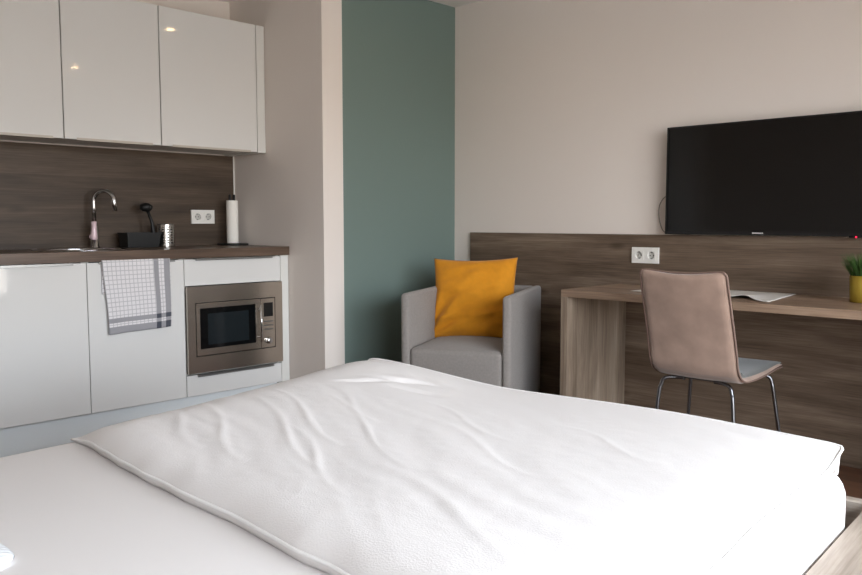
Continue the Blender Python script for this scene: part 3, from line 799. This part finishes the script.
def duvet():
    NU, NV = 300, 230
    bm = B()
    # outline in the bed frame; a: 0 left .. 1 right, b: 0 near (head) .. 1 far (foot)
    nl, nr_, fr_, fl = Vector((-.772, -.11)), Vector((.782, -.262)), Vector((.797, .890)), Vector((-.768, .960))
    top = {}; bot = {}
    def sm(a, b_, x):
        t = max(0, min(1, (x-a)/(b_-a))); return t*t*(3-2*t)
    for i in range(NU+1):
        for j in range(NV+1):
            a, b_ = i/NU, j/NV
            p = nl.lerp(nr_, a).lerp(fl.lerp(fr_, a), b_)
            # slightly wavy outline
            wob = noise.noise(Vector((a*5, 1.3, 0)))*.014*(1-b_)**6+.008*noise.noise(Vector((a*14, 3.3, 0)))*(1-b_)**6
            p.y += wob
            p.y += .045*math.sin(a*PI)*b_**3
            p.x += -.012*math.sin(b_*PI)*(a)**8+.008*noise.noise(Vector((b_*6, 9.1, 0)))*a**8
            # seam heights around the rim
            near, far, left, right = b_, 1-b_, a, 1-a
            er = .030*sm(0, .85, b_)+.026*sm(.85, 1, b_)                # right edge rises to the far corner
            ef = .046+.018*sm(.35, .8, a)+.036*(1-sm(.0, .4, a))         # far edge
            el = .002+.055*sm(.15, .95, b_)
            en = .010+.012*sm(.0, .1, a)
            # blend of the four seam heights, weight by nearness
            wn, wf, wl, wr = 1/(near+.01), 1/(far+.01), 1/(left+.01), 1/(right+.01)
            e_ = (en*wn**2+ef*wf**2+el*wl**2+er*wr**2)/(wn**2+wf**2+wl**2+wr**2)
            # puffed body
            dn = near*1.9; df = far*1.1; dl = left*1.6; dr_ = right*1.6
            puff = (1-math.exp(-dn/.045))*(1-math.exp(-df/.05))*(1-math.exp(-dl/.06))*(1-math.exp(-dr_/.05))
            body = .056+.012*sm(.4, .9, a)*sm(.5, .9, b_)+.010*noise.noise(Vector((a*2.1, b_*1.7, 4.0)))
            # broad hump towards the far left corner
            body += .048*math.exp(-((a-.05)/.20)**2-((b_-.93)/.26)**2)+.018*math.exp(-((a-.06)/.2)**2-((b_-.55)/.3)**2)
            h = e_*(1-puff)+max(body, e_*.6)*puff
            # folds: long soft ridges running from the upper left to the lower right of the picture
            q = Vector((a*1.6, b_*1.1, 0))
            dirn = (a*1.6)*.30+(b_*1.1)*.95
            al = (a*1.6)*.95-(b_*1.1)*.30
            wr_amp = .0036*puff*(.45+.55*sm(1.0, .1, b_))
            w1 = noise.noise(Vector((al*1.6, dirn*7.5+.6*noise.noise(q*2.2), 2.0)))
            w2_ = noise.noise(Vector((al*2.0+5, dirn*19+1.2*noise.noise(q*3), 7.0)))
            w3 = abs(noise.noise(Vector((al*2.2+9, dirn*10+1.5*noise.noise(q*1.7+Vector((3, 0, 0))), 1.0))))
            w4 = noise.noise(Vector((a*26, b_*20, 5)))
            h += wr_amp*(w1*.65+w2_*.75-w3*.55+.15)+.0006*w4*puff+.0004*noise.noise(Vector((a*60, b_*50, 3)))*puff
            # pinch creases by the hump
            for (ca, cb, cs, amp, ang) in ((.24, .80, .05, .006, .5), (.27, .86, .04, .005, -.2), (.20, .72, .05, .004, .9), (.30, .75, .05, .004, .2)):
                dx_, dy_ = (a-ca)*1.6, (b_-cb)*1.1
                u_ = dx_*math.cos(ang)+dy_*math.sin(ang); v_ = -dx_*math.sin(ang)+dy_*math.cos(ang)
                h -= amp*math.exp(-(u_/.09)**2-(v_/.014)**2)
                h += amp*.5*math.exp(-(u_/.10)**2-((v_-.028)/.02)**2)
            # a few long creases in the near half
            for (a0, b0, a1, b1, amp, wd) in ((.12, .42, .52, .20, .008, .012), (.30, .34, .62, .14, .006, .010), (.02, .22, .30, .12, .006, .014), (.45, .60, .75, .45, .004, .012), (.55, .30, .95, .12, .004, .015), (.15, .62, .40, .50, .005, .012), (.10, .50, .45, .33, .007, .010), (.22, .56, .60, .32, .006, .009), (.08, .30, .40, .13, .007, .012), (.35, .70, .62, .60, .004, .010), (.62, .75, .85, .66, .003, .010)):
                A = Vector((a0*1.6, b0*1.1)); E_ = Vector((a1*1.6, b1*1.1)); Pp = Vector((a*1.6, b_*1.1)); d = E_-A; t = max(0, min(1, (Pp-A).dot(d)/d.length_squared))
                cl = A+d*t+Vector((0, .02*math.sin(t*6))); dd = (Pp-cl).length
                h += amp*.45*math.exp(-(dd/wd)**2)*math.sin(t*PI)**.5*puff if t not in (0, 1) else 0
            h = max(h, .0045)
            top[i, j] = bm.verts.new((p.x, p.y, ZM+h))
            if i in (0, NU) or j in (0, NV): bot[i, j] = None
    # underside follows the mattress, tucked in from the rim
    for i in range(0, NU+1):
        for j in range(0, NV+1):
            if not (i in (0, NU) or j in (0, NV)): continue
            v = top[i, j].co
            cx_, cy_ = -.01, .42
            a, b_ = i/NU, j/NV
            ins = min(.03, .3*(v.z-ZM))
            dx_ = ins if i == 0 else (-ins if i == NU else 0); dy_ = ins if j == 0 else (-ins if j == NV else 0)
            bot[i, j] = bm.verts.new((v.x+dx_, v.y+dy_, ZM+.0015))
    for i in range(NU):
        for j in range(NV):
            f = bm.faces.new((top[i, j], top[i+1, j], top[i+1, j+1], top[i, j+1])); f.smooth = True
    rim = [(i, 0) for i in range(NU)]+[(NU, j) for j in range(NV)]+[(i, NV) for i in range(NU, 0, -1)]+[(0, j) for j in range(NV, 0, -1)]
    n = len(rim)
    for k in range(n):
        a, b_ = rim[k], rim[(k+1) % n]
        f = bm.faces.new((top[a], bot[a], bot[b_], top[b_])); f.smooth = True
    bm.faces.new([bot[k] for k in rim][::-1])
    pip = [top[k].co.copy() for k in rim[::3]]
    bedw(bm)
    root = obj('duvet', bm, M['duvet']); tag(root, 'crumpled white duvet spread over the foot half of the bed', 'duvet')
    pb = B(); closed_tube(pb, pip, .0032, 6); bedw(pb)
    obj('piping', pb, M['pipingw'], root, world=True)
duvet()

bm = pillow_mesh(.78, .44, .10, n=36, seed=8, wr=.006, pinch=.05, corner=.10)
bm.transform(Matrix.Rotation(PI/2, 4, 'X'))
for v in bm.verts:
    v.co.z = max(v.co.z, -.004)
PLX, PLY = -.465, -.725
bm.transform(Matrix.Translation((PLX, PLY, ZM+.007)) @ Matrix.Rotation(math.radians(3), 4, 'Z'))
tag(obj('pillow', bedw(bm), M['pillow']), 'white ribbed pillow at the head of the bed, bottom left corner', 'pillow')

# ------------------------------------------------------------------ ceiling spotlights (warm, they glint in the wall cabinet doors)
def spot(x, y, label, e=60):
    t = thing('ceiling_spotlight', label, 'ceiling light', (x, y, ZC-.006), group='ceiling spotlights')
    obj('trim_ring', lathe(B(), [(.028, ZC-.0045), (.030, ZC-.006), (.040, ZC-.005), (.042, ZC-.0005), (.028, ZC-.0005), (.028, ZC-.0045)], (x, y), 32), M['white_plastic'], t)
    obj('lamp', lathe(B(), [(.027, ZC-.003), (0, ZC-.003)], (x, y), 28), mat('warm_lamp', (255, 226, 180), .5, emit=(255, 214, 160), estr=e), t)
spot(1.03, 1.32, 'small round ceiling spotlight above the armchair, glinting in the right cabinet door')
spot(2.88, 1.41, 'small round ceiling spotlight above the desk, glinting in the middle cabinet door')

# ------------------------------------------------------------------ outside and daylight
struct('ground', box(B(), XE+.15, XE+12, -12, 12, -3.2, -3.0), M['outside'])
w = bpy.data.worlds.new('overcast_sky'); S.world = w; w.use_nodes = True
nt = w.node_tree; bg = nt.nodes['Background']
tc = nt.nodes.new('ShaderNodeTexCoord'); sp = nt.nodes.new('ShaderNodeSeparateXYZ'); rp = nt.nodes.new('ShaderNodeValToRGB')
nt.links.new(tc.outputs['Generated'], sp.inputs[0]); nt.links.new(sp.outputs['Z'], rp.inputs['Fac']); nt.links.new(rp.outputs['Color'], bg.inputs['Color'])
e = rp.color_ramp.elements
e[0].position = 0; e[0].color = (.36, .33, .30, 1); e[1].position = 1; e[1].color = (.50, .57, .64, 1)
k = e.new(.03); k.color = (.62, .62, .62, 1); k = e.new(.11); k.color = (.88, .94, 1.02, 1)
bg.inputs['Strength'].default_value = SKY
def area(name, loc, rot, sx, sy, e, col):
    L_ = bpy.data.lights.new(name, 'AREA'); L_.shape = 'RECTANGLE'; L_.size = sx; L_.size_y = sy; L_.energy = e; L_.color = col
    o = bpy.data.objects.new(name, L_); COL.objects.link(o); o.location = loc; o.rotation_euler = rot; return o
# light portal in the window opening: the sky does the lighting
pl = area('window_portal', (XE+.12, (WY0+WY1)/2, (WZ0+WZ1)/2), (0, math.radians(90), 0), WZ1-WZ0-.02, WY1-WY0-.02, 1, (1, 1, 1))
pl.data.cycles.is_portal = True

# ------------------------------------------------------------------ camera
cd = bpy.data.cameras.new('camera'); cam = bpy.data.objects.new('camera', cd); COL.objects.link(cam)
cd.sensor_fit = 'HORIZONTAL'; cd.sensor_width = 36; cd.lens = 805.67/862*36; cd.clip_start = .02
cam.location = (3.793, -1.449, 1.062)
cam.rotation_euler = (math.radians(90-4.688), 0, math.radians(44.556))
S.camera = cam
S.view_settings.view_transform = 'Standard'; S.view_settings.look = 'None'; S.view_settings.gamma = 1
S.view_settings.use_curve_mapping = False
S.view_settings.exposure = 0.53
